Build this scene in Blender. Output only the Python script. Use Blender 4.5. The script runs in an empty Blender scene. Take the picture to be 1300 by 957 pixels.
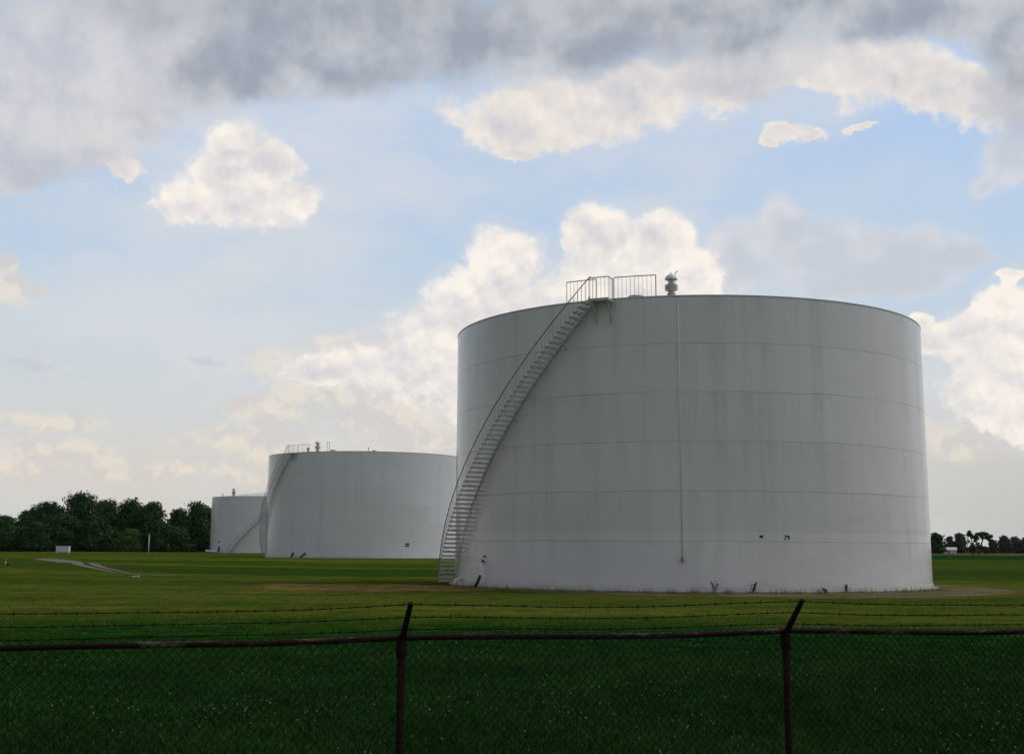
import bpy, bmesh, math, random
import numpy as np
from mathutils import Vector, Matrix, noise as mnoise

rng = random.Random(7)
nr = np.random.default_rng(11)
S = bpy.context.scene
COL = S.collection
R_ = math.radians

# ------------------------------------------------------------------ camera
F_PX, PITCH, ROLL, HC = 1594.2, 0.16333, 0.0052, 2.016
cam = bpy.data.cameras.new('camera'); camo = bpy.data.objects.new('camera', cam); COL.objects.link(camo)
cam.sensor_width = 36; cam.lens = F_PX/1300*36; cam.shift_y = -44.5/1300
cam.clip_start = 0.05; cam.clip_end = 12000
right = Vector((1, 0, 0)); fwd = Vector((0, math.cos(PITCH), math.sin(PITCH))); up = Vector((0, -math.sin(PITCH), math.cos(PITCH)))
r2 = right*math.cos(ROLL) + up*math.sin(ROLL); u2 = up*math.cos(ROLL) - right*math.sin(ROLL)
M = Matrix(((r2.x, u2.x, -fwd.x, 0), (r2.y, u2.y, -fwd.y, 0), (r2.z, u2.z, -fwd.z, HC), (0, 0, 0, 1)))
camo.matrix_world = M
S.camera = camo

def az_el(px, py):
    """direction in degrees of azimuth and elevation for a point measured on the photograph"""
    a = px-650; b = 434-py
    A = a*math.cos(ROLL)-b*math.sin(ROLL); B = b*math.cos(ROLL)+a*math.sin(ROLL)
    x, y, z = A, F_PX*math.cos(PITCH)-B*math.sin(PITCH), F_PX*math.sin(PITCH)+B*math.cos(PITCH)
    return math.degrees(math.atan2(x, y)), math.degrees(math.atan2(z, math.hypot(x, y)))

# ------------------------------------------------------------------ helpers
class MB:
    def __init__(s): s.v = []; s.f = []
    def add(s, vs, fs):
        o = len(s.v); s.v += [tuple(v) for v in vs]; s.f += [tuple(i+o for i in f) for f in fs]
    def box(s, c, d, rz=0, mat=None):
        x, y, z = d[0]/2, d[1]/2, d[2]/2
        vs = [Vector((a*x, b*y, e*z)) for e in (-1, 1) for a, b in ((-1, -1), (1, -1), (1, 1), (-1, 1))]
        m = Matrix.Translation(c) @ Matrix.Rotation(rz, 4, 'Z')
        if mat: m = mat @ m
        s.add([m @ v for v in vs], [(3, 2, 1, 0), (4, 5, 6, 7), (0, 1, 5, 4), (1, 2, 6, 5), (2, 3, 7, 6), (3, 0, 4, 7)])
    def tube(s, pts, r, n=6, caps=True):
        pts = [Vector(p) for p in pts]; N = len(pts); rs = r if isinstance(r, (list, tuple)) else [r]*N
        rings = []
        prev = None
        for i, p in enumerate(pts):
            t = (pts[min(i+1, N-1)]-pts[max(i-1, 0)])
            t = t.normalized() if t.length > 1e-9 else Vector((0, 0, 1))
            if prev is None: a = t.orthogonal().normalized()
            else:
                a = prev - t*prev.dot(t)
                a = a.normalized() if a.length > 1e-6 else t.orthogonal().normalized()
            prev = a; b = t.cross(a)
            rings.append([p+(a*math.cos(2*math.pi*k/n)+b*math.sin(2*math.pi*k/n))*rs[i] for k in range(n)])
        vs = [v for r_ in rings for v in r_]
        fs = [(i*n+k, i*n+(k+1) % n, (i+1)*n+(k+1) % n, (i+1)*n+k) for i in range(N-1) for k in range(n)]
        if caps: fs += [tuple(reversed(range(n))), tuple((N-1)*n+k for k in range(n))]
        s.add(vs, fs)
    def lathe(s, prof, n=32, c=(0, 0, 0)):
        vs = []; fs = []; m = len(prof)
        for k in range(n):
            a = 2*math.pi*k/n
            for r, z in prof: vs.append((c[0]+r*math.cos(a), c[1]+r*math.sin(a), c[2]+z))
        for k in range(n):
            for i in range(m-1):
                fs.append((k*m+i, ((k+1) % n)*m+i, ((k+1) % n)*m+i+1, k*m+i+1))
        s.add(vs, fs)
    def build(s, name, mat, parent=None, smooth=False, loc=None, uv=None):
        me = bpy.data.meshes.new(name); me.from_pydata(s.v, [], s.f); me.update()
        if smooth: me.polygons.foreach_set('use_smooth', [True]*len(me.polygons))
        if uv:
            l = me.uv_layers.new(name='UVMap')
            for lp in me.loops: l.data[lp.index].uv = uv(me.vertices[lp.vertex_index].co)
        if mat: me.materials.append(mat)
        return link(name, me, parent, loc)

def link(name, me, parent=None, loc=None):
    o = bpy.data.objects.new(name, me); COL.objects.link(o)
    if parent: o.parent = parent
    if loc is not None: o.location = loc
    return o
def tag(o, label=None, cat=None, group=None, kind=None):
    if label: o['label'] = label
    if cat: o['category'] = cat
    if group: o['group'] = group
    if kind: o['kind'] = kind
    return o
def empty(name, loc, rz=0):
    o = bpy.data.objects.new(name, None); COL.objects.link(o); o.location = loc; o.rotation_euler = (0, 0, rz); return o

class NT:
    """small node-tree writer"""
    def __init__(s, tree, flat=False): s.flat = flat; s.t = tree; s.n = tree.nodes; s.l = tree.links
    def new(s, typ, **kw):
        n = s.n.new(typ)
        for k, v in kw.items(): setattr(n, k, v)
        return n
    def put(s, sock, v):
        if v is None: return
        if isinstance(v, bpy.types.NodeSocket): s.l.new(v, sock)
        else: sock.default_value = v
    def m(s, op, a, b=None, c=None, clamp=False):
        n = s.new('ShaderNodeMath', operation=op, use_clamp=clamp)
        s.put(n.inputs[0], a); s.put(n.inputs[1], b); s.put(n.inputs[2], c); return n.outputs[0]
    def vm(s, op, a, b=None, c=None, out=0):
        n = s.new('ShaderNodeVectorMath', operation=op)
        s.put(n.inputs[0], a); s.put(n.inputs[1], b); s.put(n.inputs[2], c); return n.outputs[out]
    def ss(s, x, lo, hi, a=0., b=1.):
        n = s.new('ShaderNodeMapRange', interpolation_type='SMOOTHSTEP')
        for i, v in enumerate((x, lo, hi, a, b)): s.put(n.inputs[i], v)
        return n.outputs[0]
    def lin(s, x, lo, hi, a=0., b=1.):
        n = s.new('ShaderNodeMapRange')
        for i, v in enumerate((x, lo, hi, a, b)): s.put(n.inputs[i], v)
        return n.outputs[0]
    def mix(s, f, a, b, blend='MIX'):
        n = s.new('ShaderNodeMix', data_type='RGBA', blend_type=blend)
        s.put(n.inputs[0], f); s.put(n.inputs[6], c4(a)); s.put(n.inputs[7], c4(b)); return n.outputs[2]
    def noise(s, vec, scale, detail=4, rough=.55, out='Fac', dist=0.):
        n = s.new('ShaderNodeTexNoise', noise_dimensions='2D' if s.flat else '3D'); s.put(n.inputs['Vector'], vec)
        n.inputs['Scale'].default_value = scale; n.inputs['Detail'].default_value = detail
        n.inputs['Roughness'].default_value = rough; n.inputs['Distortion'].default_value = dist
        return n.outputs[out]
    def mapping(s, vec, sc=(1, 1, 1), loc=(0, 0, 0)):
        n = s.new('ShaderNodeMapping'); s.put(n.inputs[0], vec); n.inputs['Scale'].default_value = sc; n.inputs['Location'].default_value = loc
        return n.outputs[0]
def c4(c):
    if isinstance(c, (tuple, list)): return tuple(c)+(1.,) if len(c) == 3 else tuple(c)
    return c
def lin(*c): return tuple(((x/255)/12.92 if x/255 <= .04045 else ((x/255+.055)/1.055)**2.4) for x in c)

def material(name):
    m = bpy.data.materials.new(name); m.use_nodes = True
    nt = NT(m.node_tree); b = m.node_tree.nodes['Principled BSDF']
    return m, nt, b
def bump(nt, b, h, dist, strength=1.):
    n = nt.new('ShaderNodeBump'); n.inputs['Strength'].default_value = strength; n.inputs['Distance'].default_value = dist
    nt.put(n.inputs['Height'], h); nt.l.new(n.outputs[0], b.inputs['Normal'])
def simple(name, col, rough=.6, var=.25, scale=3., metal=0.):
    m, nt, b = material(name)
    tc = nt.new('ShaderNodeTexCoord').outputs['Object']
    f = nt.noise(tc, scale, 5, .6)
    nt.put(b.inputs['Base Color'], nt.mix(f, tuple(c*(1-var) for c in col), tuple(min(1, c*(1+var)) for c in col)))
    b.inputs['Roughness'].default_value = rough; b.inputs['Metallic'].default_value = metal
    return m

# ------------------------------------------------------------------ sky (world)
SUN_AZ, SUN_EL = 70., 52.        # azimuth to the right of the view axis (+Y)
W = bpy.data.worlds.new('World'); S.world = W; W.use_nodes = True
nt = NT(W.node_tree, True)
bg = W.node_tree.nodes['Background']; STR = .1; bg.inputs['Strength'].default_value = STR
tc = nt.new('ShaderNodeTexCoord').outputs['Generated']
sep = nt.new('ShaderNodeSeparateXYZ'); nt.l.new(nt.vm('NORMALIZE', tc), sep.inputs[0])
az = nt.m('MULTIPLY', nt.m('ARCTAN2', sep.outputs[0], sep.outputs[1]), 57.2958)
el = nt.m('MULTIPLY', nt.m('ARCSINE', sep.outputs[2]), 57.2958)
cmb = nt.new('ShaderNodeCombineXYZ'); nt.l.new(az, cmb.inputs[0]); nt.l.new(el, cmb.inputs[1]); uv = cmb.outputs[0]
sky = nt.new('ShaderNodeTexSky', sky_type='NISHITA'); sky.sun_disc = False
sky.sun_elevation = R_(SUN_EL); sky.sun_rotation = R_(SUN_AZ); sky.air_density = 1; sky.dust_density = 2.

def field(vec, blobs, k=.22):
    """smooth union of ellipses given in photo pixels -> 0 in the middle, 1 on the outline"""
    cur = None
    for cx, cy, rx, ry in blobs:
        a0, e0 = az_el(cx, cy); a1, _ = az_el(cx+rx, cy); _, e1 = az_el(cx, cy-ry)
        sx, sy = 1/abs(a1-a0), 1/abs(e1-e0)
        d = nt.vm('LENGTH', nt.vm('MULTIPLY_ADD', vec, (sx, sy, 0), (-a0*sx, -e0*sy, 0)), out=1)
        cur = d if cur is None else nt.m('SMOOTH_MIN', cur, d, k)
    return cur
LW = nt.vm('SUBTRACT', nt.noise(uv, .17, 4, .55, 'Color'), (.5, .5, 0))      # broad billow shapes
HW = nt.vm('SUBTRACT', nt.noise(uv, .70, 6, .64, 'Color'), (.5, .5, 0))      # ragged edges
def warped(la, ha):
    return nt.vm('MULTIPLY_ADD', HW, (ha, ha*.85, 0), nt.vm('MULTIPLY_ADD', LW, (la, la*.8, 0), uv))
hsep = nt.new('ShaderNodeSeparateXYZ'); nt.l.new(HW, hsep.inputs[0]); lsep = nt.new('ShaderNodeSeparateXYZ'); nt.l.new(LW, lsep.inputs[0])
def K(c): return tuple(x/STR for x in c)

# clear sky: Nishita seen through a pale veil that thickens to the horizon
veil = nt.new('ShaderNodeValToRGB'); cr = veil.color_ramp
nt.l.new(nt.lin(el, -2, 30), veil.inputs[0])
stops = [(-2, (205, 199, 188)), (0, (216, 210, 200)), (3, (221, 216, 208)), (6, (214, 217, 217)), (9, (207, 217, 224)), (12.5, (195, 213, 231)), (17, (187, 209, 236)), (21, (180, 206, 239)), (30, (176, 196, 220))]
while len(cr.elements) < len(stops): cr.elements.new(.5)
for e_, (p, c) in zip(cr.elements, stops): e_.position = (p+2)/32; e_.color = c4(lin(*c))
veilc = nt.vm('SCALE', veil.outputs[0]); veilc.node.inputs['Scale'].default_value = 1/STR
skyc = nt.vm('SCALE', sky.outputs[0]); skyc.node.inputs['Scale'].default_value = .9
base = nt.mix(nt.lin(el, 0, 40, .95, .88), skyc, veilc)
# the right side of the horizon is greyer
base = nt.mix(nt.m('MULTIPLY', nt.ss(az, 10, 24), nt.ss(el, 9, 1)), base, K(lin(200, 201, 196)))

cir = nt.noise(nt.mapping(nt.vm('MULTIPLY_ADD', LW, (3, 3, 0), uv), (.055, .15, 1), (3.1, 1.7, 0)), 1., 6, .6)
base = nt.mix(nt.m('MULTIPLY', nt.ss(cir, .40, .68), nt.lin(az, -25, 20, .85, .45)), base, K(lin(215, 219, 224)))
base = nt.mix(nt.m('MULTIPLY', nt.ss(cir, .46, .32), nt.m('MULTIPLY', nt.ss(el, 8, 13), .35)), base, K(lin(172, 203, 241)))
fine = nt.m('ADD', hsep.outputs[1], .5); mid = nt.noise(uv, .30, 6, .58)
def puffs(vec):
    vo = nt.new('ShaderNodeTexVoronoi', feature='F1', voronoi_dimensions='2D'); vo.inputs['Scale'].default_value = .42; vo.inputs['Detail'].default_value = 3.
    vo.inputs['Roughness'].default_value = .5; vo.inputs['Lacunarity'].default_value = 2.4
    nt.l.new(vec, vo.inputs['Vector']); return vo.outputs['Distance']
puv = warped(.6, .7)
puff = puffs(puv); puff2 = puffs(nt.vm('ADD', puv, (.22, .50, 0)))
relief = nt.m('SUBTRACT', puff2, puff)      # bright on the side of each billow that faces up and to the right

# faint far clouds near the horizon (creamy)
FC = field(warped(3.4, 1.0), [(75, 535, 60, 18), (95, 575, 100, 20), (30, 590, 60, 16), (350, 525, 75, 24), (310, 560, 110, 20), (420, 505, 70, 25), (500, 530, 90, 35), (190, 600, 160, 14),
                (12, 370, 40, 24), (5, 345, 22, 22), (45, 372, 26, 9), (385, 470, 80, 26), (440, 440, 60, 20), (1215, 560, 60, 25), (540, 560, 60, 40)])
mc = nt.m('MULTIPLY', nt.ss(FC, 1.25, .45), .7)
tone = nt.mix(nt.ss(nt.m('ADD', relief, nt.m('MULTIPLY', fine, .8)), .15, .65), K(lin(216, 209, 206)), K(lin(238, 227, 211)))
col = nt.mix(mc, base, tone)
# small grey shreds low in the sky and the lilac bank at the right
FG = field(warped(2.8, .9), [(262, 462, 42, 9), (40, 458, 45, 9), (1040, 318, 105, 44), (1150, 315, 100, 32), (985, 290, 40, 40), (930, 330, 44, 44), (1290, 205, 60, 34), (1110, 350, 120, 36), (1245, 230, 34, 16), (1230, 320, 40, 22)])
mg = nt.m('MULTIPLY', nt.ss(FG, 1.2, .55), .85)
col = nt.mix(mg, col, nt.mix(nt.ss(nt.m('ADD', mid, nt.m('MULTIPLY', FG, .25)), .5, .85), K(lin(201, 205, 214)), K(lin(222, 221, 225))))
# sunlit cumulus
FB = field(warped(2.0, 1.05), [
                (640, 335, 50, 54), (612, 385, 74, 62), (560, 430, 76, 50), (510, 470, 90, 42), (755, 308, 54, 52), (835, 315, 60, 50), (885, 350, 46, 44), (790, 370, 130, 50), (700, 400, 100, 50), (425, 472, 70, 24), (590, 480, 60, 60), (640, 460, 60, 90),
                (1290, 400, 54, 54), (1250, 440, 66, 50), (1200, 430, 44, 24), (1290, 500, 60, 64), (1235, 500, 54, 44), (1290, 345, 26, 14), (1180, 415, 26, 18)], .16)
FU = field(warped(2.4, 1.1), [(700, 140, 130, 52), (650, 160, 70, 36), (800, 125, 110, 46), (655, 190, 26, 14), (910, 105, 100, 40), (1075, 85, 90, 40), (1130, 95, 90, 48), (1215, 118, 90, 44), (1270, 140, 60, 36), (1010, 92, 60, 24),
                (150, 208, 46, 20), (105, 180, 40, 14), (185, 150, 30, 20),
                (1003, 166, 36, 19), (984, 183, 17, 11), (1042, 170, 20, 8), (1098, 160, 24, 6)], .2)
FP = field(warped(1.5, 1.5), [(300, 252, 92, 40), (298, 200, 36, 50), (372, 256, 34, 20), (236, 268, 42, 20), (347, 212, 32, 30), (300, 225, 66, 44)], .2)
FB = nt.m('MINIMUM', FB, nt.m('ADD', FP, nt.m('MULTIPLY', nt.ss(el, 13.6, 11.4), .16)))
dens = nt.m('ADD', FB, nt.m('MULTIPLY_ADD', fine, -.55, nt.m('MULTIPLY_ADD', puff, .30, .14)))
mb = nt.ss(dens, 1.19, nt.lin(cir, .35, .65, .95, .76))
halo = nt.m('MULTIPLY', nt.ss(nt.m('MULTIPLY_ADD', mid, -.8, nt.m('ADD', FB, .4)), 1.35, .95), .28)
col = nt.mix(halo, col, K(lin(222, 222, 226)))
core = nt.ss(dens, 1.0, .35); lowshade = nt.ss(lsep.outputs[1], -.14, .16)
bright = nt.m('ADD', nt.m('MULTIPLY', relief, .85), nt.m('MULTIPLY_ADD', core, -.28, nt.m('MULTIPLY_ADD', lowshade, .35, nt.m('MULTIPLY_ADD', fine, .25, nt.m('MULTIPLY_ADD', mid, .4, .30)))), clamp=True)
col = nt.mix(nt.m('MULTIPLY', mb, .96), col, nt.mix(bright, K(lin(214, 212, 217)), K(lin(253, 245, 235))))
densu = nt.m('ADD', FU, nt.m('MULTIPLY_ADD', fine, -.7, nt.m('MULTIPLY_ADD', puff, .26, .24)))
mu = nt.ss(densu, 1.16, .74)
bru = nt.m('ADD', nt.m('MULTIPLY', relief, .6), nt.m('MULTIPLY_ADD', nt.ss(densu, 1., .4), -.35, nt.m('MULTIPLY_ADD', mid, 1.1, .25)), clamp=True)
col = nt.mix(nt.m('MULTIPLY', mu, .95), col, nt.mix(bru, K(lin(205, 205, 210)), K(lin(246, 236, 226))))
# heavy grey layer above, soft edged, darkest in its middle
wa = warped(3.6, 1.1)
FA = field(wa, [(400, 10, 330, 100), (300, 95, 120, 50), (262, 85, 80, 60), (420, 85, 190, 52), (600, 45, 260, 60), (850, 10, 260, 78), (1100, -8, 280, 46), (1320, 60, 60, 110), (1180, 15, 200, 42), (1290, 20, 90, 60), (730, 60, 150, 44), (940, 50, 90, 30), (330, 118, 50, 26)], .3)
FL = field(wa, [(60, 90, 170, 120), (70, 170, 130, 66), (170, 130, 80, 60), (20, 215, 70, 30), (1300, 110, 60, 80), (950, 90, 110, 46), (1010, 70, 70, 30), (140, 60, 130, 80)], .3)
ml = nt.m('MULTIPLY', nt.ss(FL, 1.15, .6), .88)
col = nt.mix(ml, col, nt.mix(nt.ss(nt.m('ADD', mid, nt.m('MULTIPLY', fine, .35)), .45, .95), K(lin(190, 193, 203)), K(lin(220, 217, 218))))
ma = nt.m('MULTIPLY', nt.ss(nt.m('MULTIPLY_ADD', mid, -.7, nt.m('ADD', FA, .35)), 1.22, .60), .93)
dark = nt.ss(nt.m('ADD', nt.m('MULTIPLY', FA, .34), nt.m('MULTIPLY_ADD', mid, 1.15, nt.m('MULTIPLY', fine, .12))), .50, 1.15)
ca = nt.mix(dark, K(lin(156, 162, 174)), K(lin(205, 207, 213)))
col = nt.mix(ma, col, ca)
# the rest of the sky, overhead and behind: broken grey cloud, lighter to the right where the sun stands
cover = nt.m('MAXIMUM', nt.ss(nt.m('MULTIPLY_ADD', mid, 6., el), 25, 31), nt.ss(nt.m('ABSOLUTE', az), 45, 75))
side = nt.ss(nt.m('MULTIPLY', nt.m('ADD', sep.outputs[0], nt.m('MULTIPLY', sep.outputs[1], .25)), 1.), -.9, 1.)
gc = nt.mix(side, K((.255, .275, .305)), K((.65, .665, .69)))
gc = nt.mix(nt.ss(mid, .35, .7), nt.vm('SCALE', gc), gc)
for n_ in nt.n:
    if n_.type == 'VECT_MATH' and n_.operation == 'SCALE' and n_.inputs['Scale'].default_value == 1.0: n_.inputs['Scale'].default_value = .8
col = nt.mix(nt.m('MULTIPLY', cover, nt.ss(el, -6, 4)), col, gc)
col = nt.mix(nt.ss(el, -1, -6), col, K((.05, .07, .03)))
nt.l.new(col, bg.inputs['Color'])
W.cycles.sampling_method = 'NONE'

sl = bpy.data.lights.new('sun', 'SUN'); sl.energy = 1.0; sl.angle = R_(18); sl.color = (1, .95, .88)
so = bpy.data.objects.new('sun', sl); COL.objects.link(so)
sd = Vector((math.sin(R_(SUN_AZ))*math.cos(R_(SUN_EL)), math.cos(R_(SUN_AZ))*math.cos(R_(SUN_EL)), math.sin(R_(SUN_EL))))
so.rotation_euler = sd.to_track_quat('Z', 'Y').to_euler()

# ------------------------------------------------------------------ terrain
T1 = Vector((10.45, 75.43, 0.0)); T2 = Vector((-22.40, 196.54, 0.63)); T3 = Vector((-67.0, 342.94, 0.64))
def sst(a, b, x):
    t = min(1, max(0, (x-a)/(b-a))); return t*t*(3-2*t)
def gz(x, y):
    d = math.hypot(x, y)
    z = -.42*(1-sst(9, 46, d)) + .30*sst(92, 104, y+.12*x) + .33*sst(104, 165, d) + .55*sst(450, 1100, d)
    z += .72*math.exp(-(((x+48)/20)**2+((y-92)/24)**2))*(1-sst(100, 160, y))
    w = .10*mnoise.noise(Vector((x*.045, y*.03, 3.))) + .035*mnoise.noise(Vector((x*.2, y*.15, 7.)))
    for c, r in ((T1, 13.7), (T2, 15.3), (T3, 13.7)):
        dd = math.hypot(x-c.x, y-c.y); k = 1-sst(r+1.5, r+9, dd); z = z*(1-k)+(c.z-.02)*k; w *= (1-.9*k)
    return z+w*min(1, d/20)
def axis(bounds):
    out = []
    for a, b, st in bounds:
        x = a
        while x < b-1e-6: out.append(x); x += st
    out.append(bounds[-1][1]); return out
xs = axis([(-4400, -800, 200), (-800, -200, 20), (-200, -64, 4), (-64, 48, 1.0), (48, 200, 4), (200, 800, 20), (800, 4400, 200)])
ys = axis([(-300, -20, 20), (-20, 4, 3), (4, 20, 1.), (20, 125, 1.2), (125, 260, 3), (260, 500, 8), (500, 1400, 30), (1400, 4400, 300)])
gb = MB(); nx = len(xs)
for y in ys:
    for x in xs: gb.v.append((x, y, gz(x, y)))
for j in range(len(ys)-1):
    for i in range(nx-1): gb.f.append((j*nx+i, j*nx+i+1, (j+1)*nx+i+1, (j+1)*nx+i))

m, nt, b = material('mown_grass_ground')
P = nt.new('ShaderNodeNewGeometry').outputs['Position']
sp = nt.new('ShaderNodeSeparateXYZ'); nt.l.new(P, sp.inputs[0]); X, Y = sp.outputs[0], sp.outputs[1]
def ell(cx, cy, rx, ry, lo=1.15, hi=.8, amp=.5, sc=.35):
    v = nt.vm('MULTIPLY_ADD', P, (1/rx, 1/ry, 0), (-cx/rx, -cy/ry, 0))
    d = nt.vm('LENGTH', v, out=1)
    d = nt.m('ADD', d, nt.m('MULTIPLY_ADD', nt.noise(P, sc, 5, .65), amp, -amp/2))
    return nt.ss(d, lo, hi)
big = nt.noise(nt.mapping(P, (.018, .05, 1)), 1., 5, .6)
streak = nt.noise(nt.mapping(P, (.06, .42, 1)), 1., 5, .65)
fin = nt.noise(P, 2.2, 6, .7)
olive = nt.mix(nt.ss(streak, .35, .68), (.076, .108, .013), (.155, .168, .024))
olive = nt.mix(nt.ss(big, .4, .62), olive, (.050, .090, .008))
tus = nt.noise(nt.mapping(P, (.55, .40, 1)), 1., 6, .78)
gcol = nt.mix(nt.ss(fin, .3, .75), olive, nt.mix(.45, olive, (.020, .045, .006)))
gcol = nt.mix(nt.m('MULTIPLY', nt.ss(tus, .50, .64), .75), gcol, (.022, .046, .007))
gcol = nt.mix(nt.m('MULTIPLY', nt.ss(tus, .46, .34), .4), gcol, (.140, .130, .028))
# darker clover-filled ground close to the fence
wy = nt.m('ADD', Y, nt.m('MULTIPLY', nt.m('SUBTRACT', nt.noise(P, .12, 5, .65), .5), 16.))
cl = nt.ss(wy, 42, 31)
rl = nt.m('MULTIPLY', nt.ss(X, 26, 36), nt.ss(Y, 70, 90)); gcol = nt.mix(nt.m('MULTIPLY', rl, .55), gcol, (.046, .070, .012))
clc = nt.mix(nt.ss(nt.noise(P, 1.3, 7, .7), .38, .66), (.003, .026, .003), (.014, .066, .008))
gcol = nt.mix(cl, gcol, clc)
# long darker green band in front of the second tank
band = nt.m('MULTIPLY', nt.ss(wy, 88, 93), nt.ss(wy, 112, 104))
gcol = nt.mix(nt.m('MULTIPLY', band, .6), gcol, (.022, .056, .010))
# mowing stripes on the far lawn
st_ = nt.m('SINE', nt.m('MULTIPLY', nt.m('ADD', wy, nt.m('MULTIPLY', X, .15)), .55))
gcol = nt.mix(nt.m('MULTIPLY', nt.ss(st_, .2, .9), .22), gcol, (.030, .060, .009))
# fields beyond on the right: dark crop, then a dry brown field
far = nt.m('MULTIPLY', nt.ss(wy, 215, 235), nt.ss(X, 30, 60))
gcol = nt.mix(far, gcol, (.014, .055, .010))
far2 = nt.m('MULTIPLY', nt.ss(wy, 430, 470), nt.ss(X, 30, 60))
gcol = nt.mix(far2, gcol, nt.mix(nt.ss(big, .4, .6), (.09, .085, .030), (.15, .085, .045)))
# worn, dry grass around the first tank and gravel next to its shell
dry = nt.mix(nt.ss(nt.noise(nt.mapping(P, (.3, .9, 1)), 1.4, 6, .7), .35, .65), (.135, .105, .030), (.07, .085, .016))
ring = ell(T1.x+2.5, T1.y-3.2, 15.0, 17.6, 1.06, .99, .14, .5)
gcol = nt.mix(nt.m('MULTIPLY', ring, .95), gcol, dry)
gcol = nt.mix(nt.m('MULTIPLY', ell(-7.2, 67., 7.2, 7.0, 1.15, .7, .9, .5), .9), gcol, nt.mix(nt.ss(tus, .4, .6), (.34, .215, .085), (.16, .125, .036)))
pad = ell(T1.x+2.4, T1.y-3.0, 14.2, 16.6, 1.03, .97, .12, .8)
grav = nt.mix(nt.ss(nt.noise(P, 5., 7, .75), .35, .65), (.12, .105, .075), (.23, .205, .16))
gcol = nt.mix(nt.m('MULTIPLY', pad, nt.ss(nt.noise(nt.mapping(P, (.25, .9, 1)), 1.2, 5, .7), .44, .56)), gcol, grav)
nt.put(b.inputs['Base Color'], gcol); b.inputs['Roughness'].default_value = .95; b.inputs['Specular IOR Level'].default_value = .0
bump(nt, b, nt.noise(P, 9., 4, .75), .06, .8)
M_ground = m
tag(gb.build('ground', M_ground, smooth=True), kind='structure')

# gravel track that comes over the rise at the left, two ruts
def hit(px, py):
    a, e = az_el(px, py); a = R_(a); t = math.tan(R_(e)); d = 12.
    while d < 3000:
        x, y = math.sin(a)*d, math.cos(a)*d
        if HC+t*d <= gz(x, y): return Vector((x, y, gz(x, y)))
        d *= 1.003
    return Vector((x, y, gz(x, y)))
M_gravel = simple('track_gravel', (.125, .108, .08), .95, .4, .8)
def track(name, a, wid, lift=.03):
    pts = [hit(*p) for p in a]; mb = MB(); dense = []
    for i in range(len(pts)-1):
        n = max(2, int((pts[i+1]-pts[i]).length/.8))
        for k in range(n): dense.append(pts[i].lerp(pts[i+1], k/n))
    dense.append(pts[-1]); N = len(dense)
    for i, p in enumerate(dense):
        t = (dense[min(N-1, i+2)]-dense[max(0, i-2)]); t.z = 0; t.normalize(); n = Vector((-t.y, t.x, 0))
        f = i/(N-1); w = (wid[0]*(1-f)+wid[1]*f)*(1+.25*mnoise.noise(Vector((i*.15, wid[0], 0))))
        for s in (-1, -.5, 0, .5, 1):
            q = p+n*s*w/2; mb.v.append((q.x, q.y, gz(q.x, q.y)+lift+(.015 if abs(s) < 1 else 0)))
    for i in range(N-1):
        for k in range(4): mb.f.append((i*5+k, i*5+k+1, (i+1)*5+k+1, (i+1)*5+k))
    return tag(mb.build(name, M_gravel), kind='structure')
track('path', [(54, 710), (80, 713.2), (100, 717), (120, 721.5), (145, 726.5), (170, 730), (222, 731.5)], (2.0, .25))
track('path', [(58, 709.6), (85, 711.8), (105, 714.6), (125, 719.2), (145, 724), (166, 728.4)], (1.7, .35), .05)

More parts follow.
